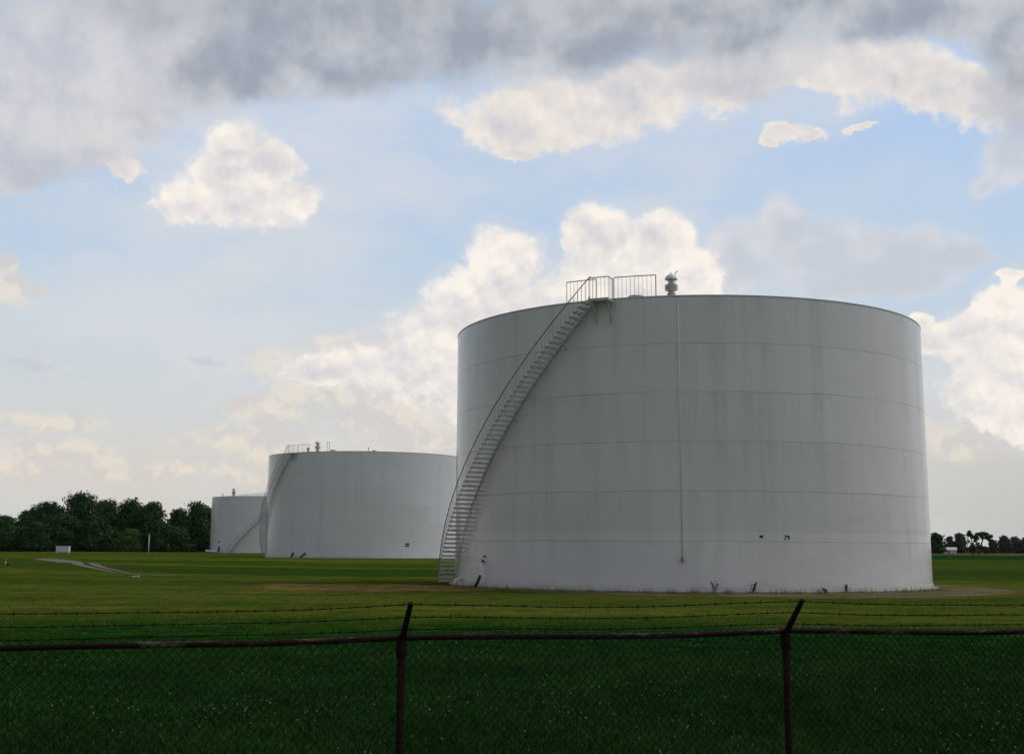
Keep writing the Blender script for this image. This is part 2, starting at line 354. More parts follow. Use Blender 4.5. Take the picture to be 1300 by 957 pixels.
# ------------------------------------------------------------------ tank paint
def tank_paint(name, col, low, stain, seam_d, streak_amt, H, R):
    m, nt, b = material(name)
    u = nt.new('ShaderNodeUVMap').outputs[0]
    s = nt.new('ShaderNodeSeparateXYZ'); nt.l.new(u, s.inputs[0]); U, V = s.outputs[0], s.outputs[1]
    ch = H/6
    wob = nt.m('MULTIPLY_ADD', nt.noise(nt.mapping(u, (.30, .9, 1)), 1., 5, .65), .20, -.10)
    cu = nt.new('ShaderNodeCombineXYZ'); nt.l.new(U, cu.inputs[0]); nt.l.new(nt.m('ADD', V, wob), cu.inputs[1])
    br = nt.new('ShaderNodeTexBrick'); nt.l.new(cu.outputs[0], br.inputs['Vector'])
    br.offset = .41; br.offset_frequency = 2; br.squash = 1.
    br.inputs['Scale'].default_value = 1.; br.inputs['Mortar Size'].default_value = .022; br.inputs['Mortar Smooth'].default_value = .5
    br.inputs['Brick Width'].default_value = 2*math.pi*R/11; br.inputs['Row Height'].default_value = ch
    br.inputs['Mortar'].default_value = (.5, .5, .5, 1); br.inputs['Color1'].default_value = (.485, .485, .485, 1); br.inputs['Color2'].default_value = (.52, .52, .52, 1)
    plate = br.outputs['Color']; mort = br.outputs['Fac']
    fr = nt.m('FRACT', nt.m('DIVIDE', nt.m('ADD', V, wob), ch))
    hseam = nt.ss(nt.m('ABSOLUTE', nt.m('SUBTRACT', fr, .5)), .484, .5)
    vseam = nt.m('MULTIPLY', mort, nt.m('SUBTRACT', 1., hseam))
    s1 = nt.noise(nt.mapping(u, (.8, .030, 1)), 1., 6, .72)
    s2 = nt.noise(nt.mapping(u, (4.5, .10, 1), (5, 3, 0)), 1., 5, .65)
    s3 = nt.noise(nt.mapping(u, (.16, .10, 1), (2, 8, 0)), 1., 4, .6)
    below = nt.ss(fr, .35, 1.)
    c = nt.mix(nt.ss(V, ch*1.19, ch*1.17), col, low)
    c = nt.mix(1., c, nt.mix(1., plate, (1.94, 1.94, 1.94), 'MULTIPLY'), 'MULTIPLY')
    c = nt.mix(nt.m('MULTIPLY', nt.ss(s3, .35, .75), .30*streak_amt), c, stain)
    upw = nt.lin(V, 0, ch*1.3, .35, 1.)
    c = nt.mix(nt.m('MULTIPLY', nt.m('MULTIPLY', nt.ss(s1, .46, .72), nt.lin(below, 0, 1, .55, 1.)), nt.m('MULTIPLY', upw, .75*streak_amt)), c, stain)
    c = nt.mix(nt.m('MULTIPLY', nt.m('MULTIPLY', nt.ss(s2, .52, .8), below), nt.m('MULTIPLY', upw, .55*streak_amt)), c, stain)
    c = nt.mix(nt.m('MULTIPLY', nt.ss(s2, .5, .2), .10*streak_amt), c, tuple(min(.85, x*1.18) for x in col))
    # splashed dirt at the foot
    c = nt.mix(nt.m('MULTIPLY', nt.ss(nt.m('ADD', V, nt.m('MULTIPLY', nt.noise(u, .8, 5, .7)  , -.9)), .12, -.35), .6 if streak_amt > .6 else .2), c, (.30, .27, .21))
    sm = nt.m('MULTIPLY', hseam, nt.lin(nt.noise(nt.mapping(u, (.12, .5, 1), (9, 1, 0)), 1.3, 4, .6), .3, .7, .25, 1.))
    c = nt.mix(nt.m('MULTIPLY', sm, seam_d), c, tuple(x*.45 for x in stain))
    c = nt.mix(nt.m('MULTIPLY', vseam, seam_d*.10), c, tuple(x*1.1 for x in col))
    nt.put(b.inputs['Base Color'], c)
    nt.put(b.inputs['Roughness'], nt.lin(s1, .3, .7, .15, .26)); b.inputs['Specular IOR Level'].default_value = .5
    h = nt.m('ADD', nt.m('MULTIPLY', mort, .03), nt.m('ADD', nt.m('MULTIPLY', nt.noise(nt.mapping(u, (.25, .35, 1)), 1., 3, .5), .9), nt.m('MULTIPLY', nt.noise(u, 1.2, 3, .5), .06)))
    bump(nt, b, h, .10, .6)
    return m
paint1 = tank_paint('old_white_paint', (.755, .762, .782), (.825, .832, .86), (.40, .415, .42), .55, .58, 14.63, 13.732)
paint2 = tank_paint('clean_white_paint', (.745, .76, .82), (.76, .775, .82), (.52, .53, .57), .09, .5, 15.2, 15.24)
paint3 = tank_paint('far_white_paint', (.745, .76, .82), (.76, .775, .82), (.52, .53, .57), .09, .5, 14.63, 13.732)
roofm = simple('white_roof_paint', (.70, .71, .72), .45, .06, .4)
steel = simple('painted_grey_steel', (.50, .52, .51), .5, .18, 2.)
tread_m = simple('painted_stair_steel', (.66, .68, .67), .55, .2, 2.)
railm = simple('weathered_rail_steel', (.10, .10, .095), .55, .3, 3.)
balm = simple('thin_rail_steel', (.30, .31, .30), .5, .2, 3.)
darkm = simple('black_rubber_hose', (.02, .02, .022), .6, .3, 5.)
whitem = simple('white_pipe_paint', (.78, .79, .80), .35, .06, 2.)
bluem = simple('blue_valve_paint', (.03, .06, .25), .5, .2, 3.)
concm = simple('tank_base_concrete', (.34, .33, .30), .9, .25, 1.5)
blackm = simple('black_lettering', (.012, .012, .014), .5, .1, 5.)
plate_m = simple('dark_number_plate', (.03, .035, .045), .5, .2, 5.)

def tread_mesh():
    mb = MB()
    mb.box((0, .47, 0), (.27, .88, .030)); mb.box((-.131, .47, -.056), (.008, .88, .082)); mb.box((.131, .47, -.040), (.008, .88, .050))
    me = bpy.data.meshes.new('tread'); me.from_pydata(mb.v, [], mb.f); me.materials.append(tread_m); return me
TREAD = tread_mesh()

def build_tank(c, R, H, paint, label, phi0, phi1, detail, roof_slope, rail_span, vent_phi, foundation):
    """local frame: -Y faces the camera, phi measured from it, positive to the right"""
    azc = math.atan2(c.x, c.y)
    root = empty('storage_tank', c, -azc)
    tag(root, label, 'storage tank', 'white storage tanks on the mown grass')
    def pt(phi, r, z=0.):
        a = R_(phi); return Vector((r*math.sin(a), -r*math.cos(a), z))
    N = 360
    sh = MB()
    me_v = []
    zs = [0.] + [H*k/6 for k in range(1, 7)]
    for z in zs:
        for k in range(N+1):
            me_v.append(pt(-180+360*k/N, R, z))
    fs = [(j*(N+1)+k, j*(N+1)+k+1, (j+1)*(N+1)+k+1, (j+1)*(N+1)+k) for j in range(len(zs)-1) for k in range(N)]
    me = bpy.data.meshes.new('shell'); me.from_pydata(me_v, [], fs)
    me.polygons.foreach_set('use_smooth', [True]*len(fs)); l = me.uv_layers.new(name='UVMap')
    for lp in me.loops:
        i = lp.vertex_index; l.data[lp.index].uv = ((i % (N+1))/N*2*math.pi*R, zs[i//(N+1)])
    me.materials.append(paint); link('shell', me, root)
    # shallow cone roof and the curb angle round its edge
    rb = MB(); rb.lathe([(R-.02, H-.02), (R*.66, H+R*.34*roof_slope), (R*.33, H+R*.67*roof_slope), (.4, H+R*.97*roof_slope), (0.001, H+R*.975*roof_slope)], 180)
    rb.build('roof', roofm, root, smooth=True)
    cb = MB(); cb.lathe([(R+.004, H-.09), (R+.014, H-.07), (R+.014, H-.002), (R+.005, H+.008), (R-.1, H+.008)], 240); cb.build('curb_angle', paint_plain if not detail else steel_rim, root, smooth=False)
    fb = MB()
    fb.lathe([(R+.003, .26), (R+.03, .26), (R+.03, .0), (R+.003, .0)] if foundation else [(R+.003, .06), (R+.05, .06), (R+.05, -.1), (R+.003, -.1)], 240); fb.build('bottom_chime', whitem if not detail else chime_m, root)
    ff = MB(); ff.lathe([(R+.05, .035), (R+.34, .035), (R+.36, -.5)], 240); ff.build('foundation', concm, root)
    # ---- spiral stair
    st = empty('staircase', (0, 0, 0)); st.parent = root
    pitch = H/((phi1-phi0)*math.pi/180*R)
    n = int(H/.235); rise = H/n; dphi = (phi1-phi0)/n
    if detail >= 1:
        for k in range(n-1):
            o = bpy.data.objects.new('tread', TREAD); COL.objects.link(o); o.parent = st
            ph = phi0+dphi*(k+.5)
            # tread mesh: local +Y is radial outward
            o.location = pt(ph, R+.06, rise*(k+1)); o.rotation_euler = (0, 0, math.pi+R_(ph))
    else:
        tb = MB()
        for k in range(n-1):
            ph = phi0+dphi*(k+.5)
            tb.box((0, 0, 0), (.27, .80, .04), 0, Matrix.Translation(pt(ph, R+.48, rise*(k+1))) @ Matrix.Rotation(math.pi+R_(ph), 4, 'Z'))
        tb.build('treads', tread_m, st)
    for r_off, nm, up_z, dn_z in ((.045, 'inner_stringer', .02, -.11), (.945, 'outer_stringer', .01, -.07)):
        sb = MB(); pr = None; q = 160; vs = []; fs = []
        for k in range(q+1):
            ph = phi0+(phi1-phi0)*k/q; z = H*k/q
            for dr, dz in ((-.006, dn_z), (.006, dn_z), (.006, up_z), (-.006, up_z)): vs.append(pt(ph, R+r_off+dr, max(z+dz, .0)))
        for k in range(q):
            for a in range(4): fs.append((k*4+a, k*4+(a+1) % 4, (k+1)*4+(a+1) % 4, (k+1)*4+a))
        sb.add(vs, fs); sb.build(nm, steel, st)
    hr = MB()
    top_ph = phi1+1.2
    rail = [pt(phi0-.6, R+.965, .55)] + [pt(phi0+(phi1-phi0)*k/120, R+.965, H*k/120+1.02) for k in range(121)]
    hr.tube(rail, .024, 6); hro = hr.build('handrail', railm, st, smooth=True)
    bb = MB()
    for k in range(0, n+1):
        ph = phi0+dphi*k; z = rise*k
        bb.tube([pt(ph, R+.965, max(0, z-.08)), pt(ph, R+.965, z+1.02)], .011 if detail else .015, 4)
    bb.build('balusters', balm, st)
    # a few brackets carrying the stringers
    for k in range(4, n-2, 5):
        kb = MB()
        ph = phi0+dphi*k; z = rise*k
        kb.tube([pt(ph, R-.0, z-.55), pt(ph, R+.90, z-.1)], .02, 4)
        kb.build('bracket', steel, st)
    # ---- landing
    L0, L1 = phi1-.6, phi1+3.6*13.7/R
    lz = H-.09
    lb = MB(); q = 6
    for k in range(q):
        a0 = L0+(L1-L0)*k/q; a1 = L0+(L1-L0)*(k+1)/q
        vs = [pt(a, r, z) for z in (lz-.13, lz) for a, r in ((a0, R+.08), (a0, R+.84), (a1, R+.84), (a1, R+.08))]
        lb.add(vs, [(0, 1, 2, 3), (7, 6, 5, 4), (1, 5, 6, 2), (0, 3, 7, 4)] + ([(0, 4, 5, 1)] if k == 0 else []) + ([(2, 6, 7, 3)] if k == q-1 else []))
    lo = lb.build('landing', steel, root)
    for ph in (L0+.5, L1-.35):
        bs = MB(); bs.tube([pt(ph, R, lz-1.15), pt(ph, R+.76, lz-.14)], .035, 6); bs.tube([pt(ph+.0, R+.03, lz-1.2), pt(ph, R+.03, lz-.16)], .03, 4); bs.build('brace', steel, lo)
    # ---- guard rails
    def guard(name, path, h=1.07, step=.215, closed_end=True):
        g = MB(); path = [Vector(p) for p in path]
        g.tube([p+Vector((0, 0, h)) for p in path], .024, 6)
        bal = MB(); tot = 0; nextd = 0
        for a, b_ in zip(path, path[1:]):
            L = (b_-a).length; d = nextd
            while d < L:
                p = a.lerp(b_, d/L); bal.tube([p, p+Vector((0, 0, h))], .012, 4); d += step
            nextd = d-L
        bal.tube([path[-1], path[-1]+Vector((0, 0, h))], .020, 5); bal.tube([path[0], path[0]+Vector((0, 0, h))], .020, 5)
        go = g.build(name, railm, root, smooth=True); bal.build('balusters', balm, go); return go
    arc = lambda a, b_, r, z, k=10: [pt(a+(b_-a)*i/k, r, z) for i in range(k+1)]
    rs = rail_span
    guard('guard_rail', arc(rs[0], L0+.2, R-.05, H+.02))
    guard('guard_rail', arc(L0+.1, L1, R+.81, lz)+[pt(L1, R+.05, lz)])
    guard('guard_rail', arc(L1+.1, rs[1], R-.05, H+.02))
    if detail == 1: return root, pt, H, R
    return root, pt, H, R

steel_rim = simple('rim_steel_paint', (.50, .52, .51), .5, .15, 1.)
paint_plain = simple('rim_white_paint', (.62, .64, .67), .5, .08, 1.)
chime_m = simple('scuffed_base_paint', (.62, .63, .62), .6, .25, .8)

ventm = simple('light_vent_paint', (.68, .69, .70), .45, .12, 3.)
def vent(root, p, s=1.):
    v = empty('roof_vent', p); v.parent = root
    a = MB(); a.lathe([(.17*s, -.1), (.17*s, .12*s), (.24*s, .14*s), (.24*s, .18*s), (.17*s, .2*s), (.17*s, .34*s), (0.001, .34*s)], 24); a.build('neck', steel, v, smooth=False)
    a = MB(); a.lathe([(.001, .34*s), (.285*s, .34*s), (.295*s, .36*s), (.295*s, .62*s), (.285*s, .64*s), (.001, .64*s)], 12); bx = a.build('valve_body', ventm, v)
    a = MB()
    for z in (.36, .43, .50, .57, .62): a.lathe([(.296*s, z*s), (.325*s, z*s), (.325*s, (z+.018)*s), (.296*s, (z+.018)*s)], 16)
    for k in range(8):
        an = k*math.pi/4; a.tube([(.325*s*math.cos(an), .325*s*math.sin(an), .35*s), (.325*s*math.cos(an), .325*s*math.sin(an), .64*s)], .014*s, 4)
    a.build('flange_bands', ventm, bx)
    a = MB(); a.lathe([(.19*s, .641*s), (.19*s, .74*s), (.155*s, .76*s), (.155*s, .93*s), (.22*s, .95*s), (.001, .95*s)], 24); a.build('throat', ventm, v)
    a = MB(); a.lathe([(.26*s, .93*s), (.34*s, .92*s), (.335*s, .955*s), (.29*s, 1.08*s), (.20*s, 1.17*s), (.10*s, 1.215*s), (.035*s, 1.225*s), (.03*s, 1.34*s), (.001, 1.34*s)], 28); a.build('cap', whitem, v, smooth=True)
    return v

# tank 1: nearest
t1, pt1, H1, R1 = build_tank(T1, 13.732, 14.63, paint1, 'largest weathered tank, nearest, with streaked plates and an open spiral stair up its left side',
                             -76., -18.4, 2, .045, (-25.9, -5.6), -2.6, True)
vent(t1, pt1(-2.5, R1-.55, H1+.02), .97)
g = MB(); p0 = pt1(-1.6, R1-.62, H1+1.28); g.tube([p0-Vector((.0, 0, .9)), p0], .012, 5); g.tube([p0, p0+Vector((.14, 0, .1))], .02, 5); g.build('vent_lever', darkm, t1)
g = MB(); g.lathe([(.001, .16), (.40, .16), (.44, .12), (.44, -.1)], 24, pt1(-10.5, R1-.75, H1+.03)); g.build('roof_hatch', steel, t1)
# gauge pipe on the shell
g = MB(); g.tube([pt1(-1.0, R1+.028, 2.0), pt1(-1.0, R1+.028, H1-.2)], .018, 8)
gp = g.build('gauge_pipe', simple('pale_pipe_paint', (.80, .81, .81), .5, .1, 1.), t1, smooth=True)
for k in range(8):
    g = MB(); z = 2.4+k*1.6; g.box(pt1(-1.0, R1+.028, z), (.06, .05, .02)); g.build('clip', steel, gp)
g = MB(); g.box(pt1(-1.0, R1+.11, 1.55), (.12, .14, .22)); g.tube([pt1(-1.0, R1+.07, 1.65), pt1(-1.0, R1+.07, 2.05)], .02, 6); g.build('gauge_box', simple('grey_gauge_box', (.22, .23, .23), .5, .15, 2.), gp)
# number painted on the shell
def text_on(root, pt, phi, r, z, s, size, mat, name):
    cu = bpy.data.curves.new(name, 'FONT'); cu.body = s; cu.size = size; cu.align_x = 'CENTER'; cu.align_y = 'CENTER'; cu.extrude = .002; cu.offset = .008
    cu.materials.append(mat); tmp = bpy.data.objects.new('tmp', cu); COL.objects.link(tmp); bpy.context.view_layer.update()
    me = bpy.data.meshes.new_from_object(tmp.evaluated_get(bpy.context.evaluated_depsgraph_get())); bpy.data.objects.remove(tmp)
    o = bpy.data.objects.new(name, me); COL.objects.link(o); o.parent = root
    o.location = pt(phi, r, z); o.rotation_euler = (math.pi/2, 0, R_(phi)); return o
text_on(t1, pt1, 20.6, R1+.008, 2.62, '79', .33, blackm, 'number_marking')
g = MB(); g.box((0, 0, 0), (.17, .012, .12), 0, Matrix.Translation(pt1(15.1, R1+.012, 2.68)) @ Matrix.Rotation(R_(15.1), 4, 'Z')); g.build('number_marking', blackm, t1)
# side pipework near the stair
ax = -51.5
w = empty('sample_pipe', (0, 0, 0)); w.parent = t1
g = MB(); g.tube([pt1(ax, R1-.02, 1.28), pt1(ax, R1+.20, 1.28), pt1(ax+.2, R1+.30, 1.2), pt1(ax+.6, R1+.34, .95), pt1(ax+.9, R1+.36, .62), pt1(ax+.8, R1+.40, .4)], .05, 8); g.build('curved_pipe', whitem, w, smooth=True)
g = MB(); g.tube([pt1(ax+.8, R1+.40, .62), pt1(ax+.2, R1+.5, .25), pt1(ax-.5, R1+.55, .02)], .085, 8); g.build('black_hose', darkm, w, smooth=True)
g = MB(); g.tube([pt1(ax+.2, R1+.10, 1.20), pt1(ax+1.3, R1+.3, .95), pt1(ax+2.1, R1+.4, .45), pt1(ax+2.2, R1+.4, 0)], .022, 6); g.build('drain_line', whitem, w, smooth=True)
g = MB(); g.lathe([(.001, .0), (.10, 0), (.10, .05), (.05, .06), (.05, .12), (.001, .12)], 14, pt1(ax, R1+.16, 1.32)); g.build('valve_wheel', darkm, w); g = MB(); g.tube([pt1(ax, R1-.02, 1.62), pt1(ax, R1+.12, 1.62)], .05, 8); g.build('nozzle', darkm, w)
g = MB(); g.tube([pt1(-65.4, R1-.02, .34), pt1(-65.4, R1+.25, .36), pt1(-65.2, R1+.42, .28), pt1(-65.0, R1+.46, .02)], .085, 10); g.tube([pt1(-65.4, R1+.10, .35), pt1(-65.4, R1+.14, .36)], .14, 12); g.build('drain_elbow', whitem, t1, smooth=True)

# tank 2: middle distance
t2, pt2, H2, R2 = build_tank(T2, 15.24, 15.2, paint2, 'clean pale grey-white tank in the middle, partly hidden by the nearest tank', -100., -45.5, 1, .045, (-53., -34.), -30., False)
vent(t2, pt2(-30.2, R2-.7, H2+.02), 1.25)
g = MB(); g.lathe([(.16, -.1), (.16, .42), (.24, .44), (.20, .62), (.001, .66)], 14, pt2(-36.6, R2-.6, H2+.03)); g.build('roof_vent', steel, t2)
g = MB()
for dx in (-1.1, .25): g.tube([pt2(-22.4+dx, R2-.4, H2), pt2(-22.4+dx, R2-.4, H2+1.35)], .03, 5)
g.tube([pt2(-23.5, R2-.4, H2+1.35), pt2(-22.15, R2-.4, H2+1.35)], .03, 5); g.build('ladder_hoop', balm, t2)
g = MB(); g.lathe([(.001, .24), (.42, .22), (.46, -.1)], 16, pt2(-20.6, R2-.9, H2+.03)); g.build('roof_hatch', steel, t2)
g = MB(); g.lathe([(.05, -.1), (.05, .4), (.11, .42), (.1, .55), (.001, .56)], 10, pt2(.2, R2-.9, H2+.03)); g.build('roof_vent', steel, t2)
g = MB(); g.lathe([(.001, .20), (.30, .18), (.34, -.1)], 14, pt2(3.6, R2-.9, H2+.03)); g.build('roof_hatch', steel, t2)
g = MB(); g.tube([pt2(-25., R2+.08, .6), pt2(-25., R2+.08, H2-.1)], .05, 6); g.build('gauge_pipe', whitem, t2)
g = MB(); mt = Matrix.Translation(pt2(22.8, R2+.02, 1.88)) @ Matrix.Rotation(R_(22.8), 4, 'Z')
g.box((0, 0, .15), (.62, .02, .20), 0, mt); g.box((0, 0, -.15), (.62, .02, .17), 0, mt); g.build('number_plate', plate_m, t2)
for ph, s in ((-42.8, -1), (-34.6, 1)):
    g = MB(); g.tube([pt2(ph, R2-.02, .55), pt2(ph+.0, R2+.25, .52), pt2(ph-s*.5, R2+.55, .28), pt2(ph-s*.9, R2+.8, -.05)], [.10, .12, .14, .12], 9); g.tube([pt2(ph, R2+.1, .56), pt2(ph+.4*s, R2+.2, .74)], .08, 7); g.build('black_pipe', darkm, t2, smooth=True)
g = MB(); g.tube([pt2(-25.4, R2+.0, .5), pt2(-25.4, R2+.4, .5), pt2(-25.4, R2+.5, 0)], .09, 8); g.build('drain_elbow', whitem, t2, smooth=True)

# tank 3: far
t3, pt3, H3, R3 = build_tank(T3, 13.732, 14.63, paint3, 'smallest-looking far tank with a low cone roof showing, left of the other two', -37.5, 20., 0, .115, (14., 38.), 0., False)
vent(t3, pt3(-36.2, R3-.5, H3+.02), 1.7)
g = MB(); g.lathe([(.10, -.1), (.10, .5), (.2, .52), (.16, .75), (.001, .8)], 12, pt3(-54., R3-.5, H3+.03)); g.build('roof_vent', steel, t3)
g = MB(); g.box((0, 0, 0), (.5, .03, .5), 0, Matrix.Translation(pt3(-54.1, R3+.03, 2.95)) @ Matrix.Rotation(R_(-54.1), 4, 'Z')); g.build('number_plate', plate_m, t3)
vv = empty('valve_manifold', (0, 0, 0)); vv.parent = t3
g = MB()
g.tube([pt3(-78, R3+1.1, .35), pt3(-70, R3+1.2, .4), pt3(-60, R3+1.2, .4), pt3(-52, R3+1.1, .35)], .28, 10)
for ph in (-76, -69, -62, -54): g.tube([pt3(ph, R3, .45), pt3(ph, R3+1.15, .45)], .22, 8); g.tube([pt3(ph, R3+1.2, -.1), pt3(ph, R3+1.2, .85)], .14, 8)
g.build('white_pipe', whitem, vv, smooth=True)
for ph in (-66, -49):
    g = MB(); g.tube([pt3(ph, R3+1.1, .4), pt3(ph+1.5, R3+1.3, 1.25), pt3(ph+2, R3+1.3, 1.7)], [.22, .26, .2], 8); g.build('blue_valve', bluem, vv, smooth=True)

# ------------------------------------------------------------------ fence
def simple_matte(*a):
    m = simple(*a); m.node_tree.nodes['Principled BSDF'].inputs['Specular IOR Level'].default_value = .08; return m
rust = simple_matte('rusty_fence_steel', (.019, .012, .010), .9, .7, 14., .0)
m, nt, b = material('rusty_lit_top_rail')
tco = nt.new('ShaderNodeTexCoord').outputs['Object']
f = nt.ss(nt.noise(nt.mapping(tco, (2.5, 2.5, 12)), 1., 6, .7), .52, .66)  # paler patches put the lit spots of the rail into its rust colour
nt.put(b.inputs['Base Color'], nt.mix(f, (.022, .011, .009), (.13, .10, .09))); b.inputs['Roughness'].default_value = .8; b.inputs['Specular IOR Level'].default_value = .15
bump(nt, b, nt.noise(tco, 60, 5, .7), .004, .8)
railrust_lit = m
wirem = simple_matte('rusty_mesh_wire', (.010, .008, .006), .8, .5, 8., .0)
fence = empty('chain_link_fence', (2.14, 10.0, gz(2.14, 10.0)))
tag(fence, 'rusty chain-link fence with barbed wire on slanted arms crossing the foreground', 'fence')
FO = Vector(fence.location)
ud = Vector((math.cos(R_(17.6)), math.sin(R_(17.6)), 0)); nd = Vector((math.sin(R_(17.6)), -math.cos(R_(17.6)), 0))
A1 = Vector((-.768, 9.085, 0)); A2 = Vector((2.139, 10.009, 0))
posts = []
for k, top in ((-2, 1.36), (-1, 1.372), (0, 1.396), (1, 1.396), (2, 1.366), (3, 1.36)):
    p = A1 + ud*(3.05*k); posts.append((p, top))
def rail_at(s):   # s in bays from A1 -> point on rail axis
    k = min(max(int(math.floor(s))+2, 0), len(posts)-2); f = s-(k-2)
    a, b_ = posts[k], posts[k+1]; p = a[0].lerp(b_[0], f); z = a[1]*(1-f)+b_[1]*f
    z += -.012*math.sin(math.pi*f) + .006*math.sin(7*s)
    return Vector((p.x, p.y, z))
rel = lambda p: Vector(p)-FO
g = MB(); g.tube([rel(rail_at(s/12)) for s in range(-24, 37)], .0225, 12); g.build('top_rail', railrust_lit, fence, smooth=True)
for (p, top) in posts:
    po = empty('post', rel((p.x, p.y, 0))); po.parent = fence
    gzp = gz(p.x, p.y)
    q = nd*-.05    # posts stand just behind the rail's loop caps
    g = MB(); g.tube([Vector((0, 0, gzp-.3)), Vector((0, 0, top-.045))], .028, 14); g.build('tube', rust, po, smooth=True)
    g = MB(); g.lathe([(.001, .075), (.020, .075), (.030, .05), (.040, .02), (.040, -.07), (.033, -.08)], 16, (0, 0, top-.055+.0)); g.build('cap', rust, po, smooth=True)
    g = MB(); ad = (nd*.27+Vector((0, 0, .27))); side = ad.cross(ud).normalized()
    a0 = Vector((0, 0, top-.02)); a1 = a0+ad
    mm = []
    for pp, w_ in ((a0, .021), (a1, .015)):
        for sx, sy in ((-1, -1), (1, -1), (1, 1), (-1, 1)): mm.append(pp+ud*sx*w_+side*sy*w_*.7)
    g.add(mm, [(0, 1, 5, 4), (1, 2, 6, 5), (2, 3, 7, 6), (3, 0, 4, 7), (3, 2, 1, 0), (4, 5, 6, 7)])
    g.build('barbed_wire_arm', rust, po)
# barbed wire strands
for t in (.96, .63, .30):
    g = MB(); off = nd*.27*t+Vector((0, 0, .27*t-.02))
    pts = []
    NS = 5*40
    for i in range(NS+1):
        s = -2+i/40; f = s-math.floor(s)
        base_ = rail_at(s); k = min(max(int(math.floor(s))+2, 0), len(posts)-2)
        z = posts[k][1]*(1-f)+posts[k+1][1]*f
        p = Vector((base_.x, base_.y, z))+off+Vector((0, 0, -.018*math.sin(math.pi*f)*(.6+t)+.004*math.sin(s*9+t*20)))
        pts.append(rel(p))
    for ph in (0, math.pi):
        sub = []
        for i in range(NS*2+1):
            j = i/2; a = pts[int(j)]; b_ = pts[min(int(j)+1, NS)]; p = a.lerp(b_, j-int(j))
            sub.append(p+(nd*math.cos(i*1.1+ph)+Vector((0, 0, 1))*math.sin(i*1.1+ph))*.0021)
        g.tube(sub, .0021, 4)
    L = NS*3.05/40
    k = 0; d = .05*t
    while d < L-.05:
        j = d/L*NS; p = pts[int(j)].lerp(pts[min(int(j)+1, NS)], j-int(j))
        for q in range(2):
            a = rng.uniform(0, math.pi); v = (nd*math.cos(a)+Vector((0, 0, 1))*math.sin(a)+ud*rng.uniform(-.4, .4)).normalized()*.017
            g.tube([p-v, p+v], .0016, 3)
        for q in (-.004, 0, .004): g.tube([p+ud*q+nd*.004, p+ud*q-nd*.004+Vector((0, 0, .003))], .0045, 4)
        d += .125
    g.build('barbed_wire_strand', wirem, fence)
# woven mesh
w_ = .064; g_v = []; g_f = []
r_w = .0034
s0, s1 = -2*3.05, 3*3.05
nw = int((s1-s0)/(w_/2)); bend = .0025
for i in range(nw):
    sa = s0+i*w_/2
    top = rail_at(sa/3.05).z+.028+.006*rng.random(); px = A1.x+ud.x*sa; py = A1.y+ud.y*sa; bot = gz(px, py)+.02
    nj = int((top-bot)/(w_/2))
    for j in range(nj+1):
        up_ = (j+i) % 2
        s = sa+up_*w_/2; h = top-j*w_/2
        s += .004*mnoise.noise(Vector((sa*1.5, h*2, 0)))
        sag = .012*mnoise.noise(Vector((sa*.8, h*1.2, 5.)))
        c = rel(A1+ud*s-nd*(-.028 - sag + (bend if up_ else -bend))); c.z = h-FO.z
        o = len(g_v)
        for a in (0, 2.094, 4.189):
            v = c+ud*math.cos(a)*r_w+nd*math.sin(a)*r_w; g_v.append((v.x, v.y, v.z))
        if j:
            for a in range(3): g_f.append((o-3+a, o-3+(a+1) % 3, o+(a+1) % 3, o+a))
g = MB(); g.v = g_v; g.f = g_f; g.build('chain_link_mesh', wirem, fence)
# tie wires round the rail
for s in [x*.2+.07 for x in range(-9, 15)]:
    p = rail_at(s); g = MB() if s < -1.7 else g
    if s < -1.7: pass
    t_ = []
    for k in range(11):
        a = -.6+k/10*5.4; t_.append(rel(p+nd*math.cos(a)*.027+Vector((0, 0, math.sin(a)*.027))+ud*(k*.004)))
    g.tube(t_, .0028, 4)
g.v = g.v[len(g_v):]; g.f = [tuple(i-len(g_v) for i in f) for f in g.f[len(g_f):]]
g.build('tie_wires', simple('galvanised_tie_wire', (.30, .30, .31), .45, .3, 9., .5), fence)

# ------------------------------------------------------------------ vegetation
def leaf_mat(name, c0, c1, tr=.25):
    m, nt, b = material(name)
    oi = nt.new('ShaderNodeNewGeometry'); n = nt.noise(oi.outputs['Position'], .35, 3, .6)
    r = nt.m('ADD', nt.m('MULTIPLY', oi.outputs['Random Per Island'], .55), nt.m('MULTIPLY', nt.ss(n, .35, .65), .5))
    nt.put(b.inputs['Base Color'], nt.mix(r, c0, c1)); b.inputs['Roughness'].default_value = .6; b.inputs['Specular IOR Level'].default_value = .12
    return m
bark = simple('tree_bark', (.06, .05, .04), .9, .3, 2.)
leafA = leaf_mat('dark_leaves', (.013, .048, .010), (.028, .074, .016))
leafB = leaf_mat('mid_green_leaves', (.030, .075, .014), (.065, .125, .030))
leafC = leaf_mat('haze_tinted_leaves', (.025, .045, .028), (.05, .08, .045))  # bluish tint of distant haze is put into this leaf colour

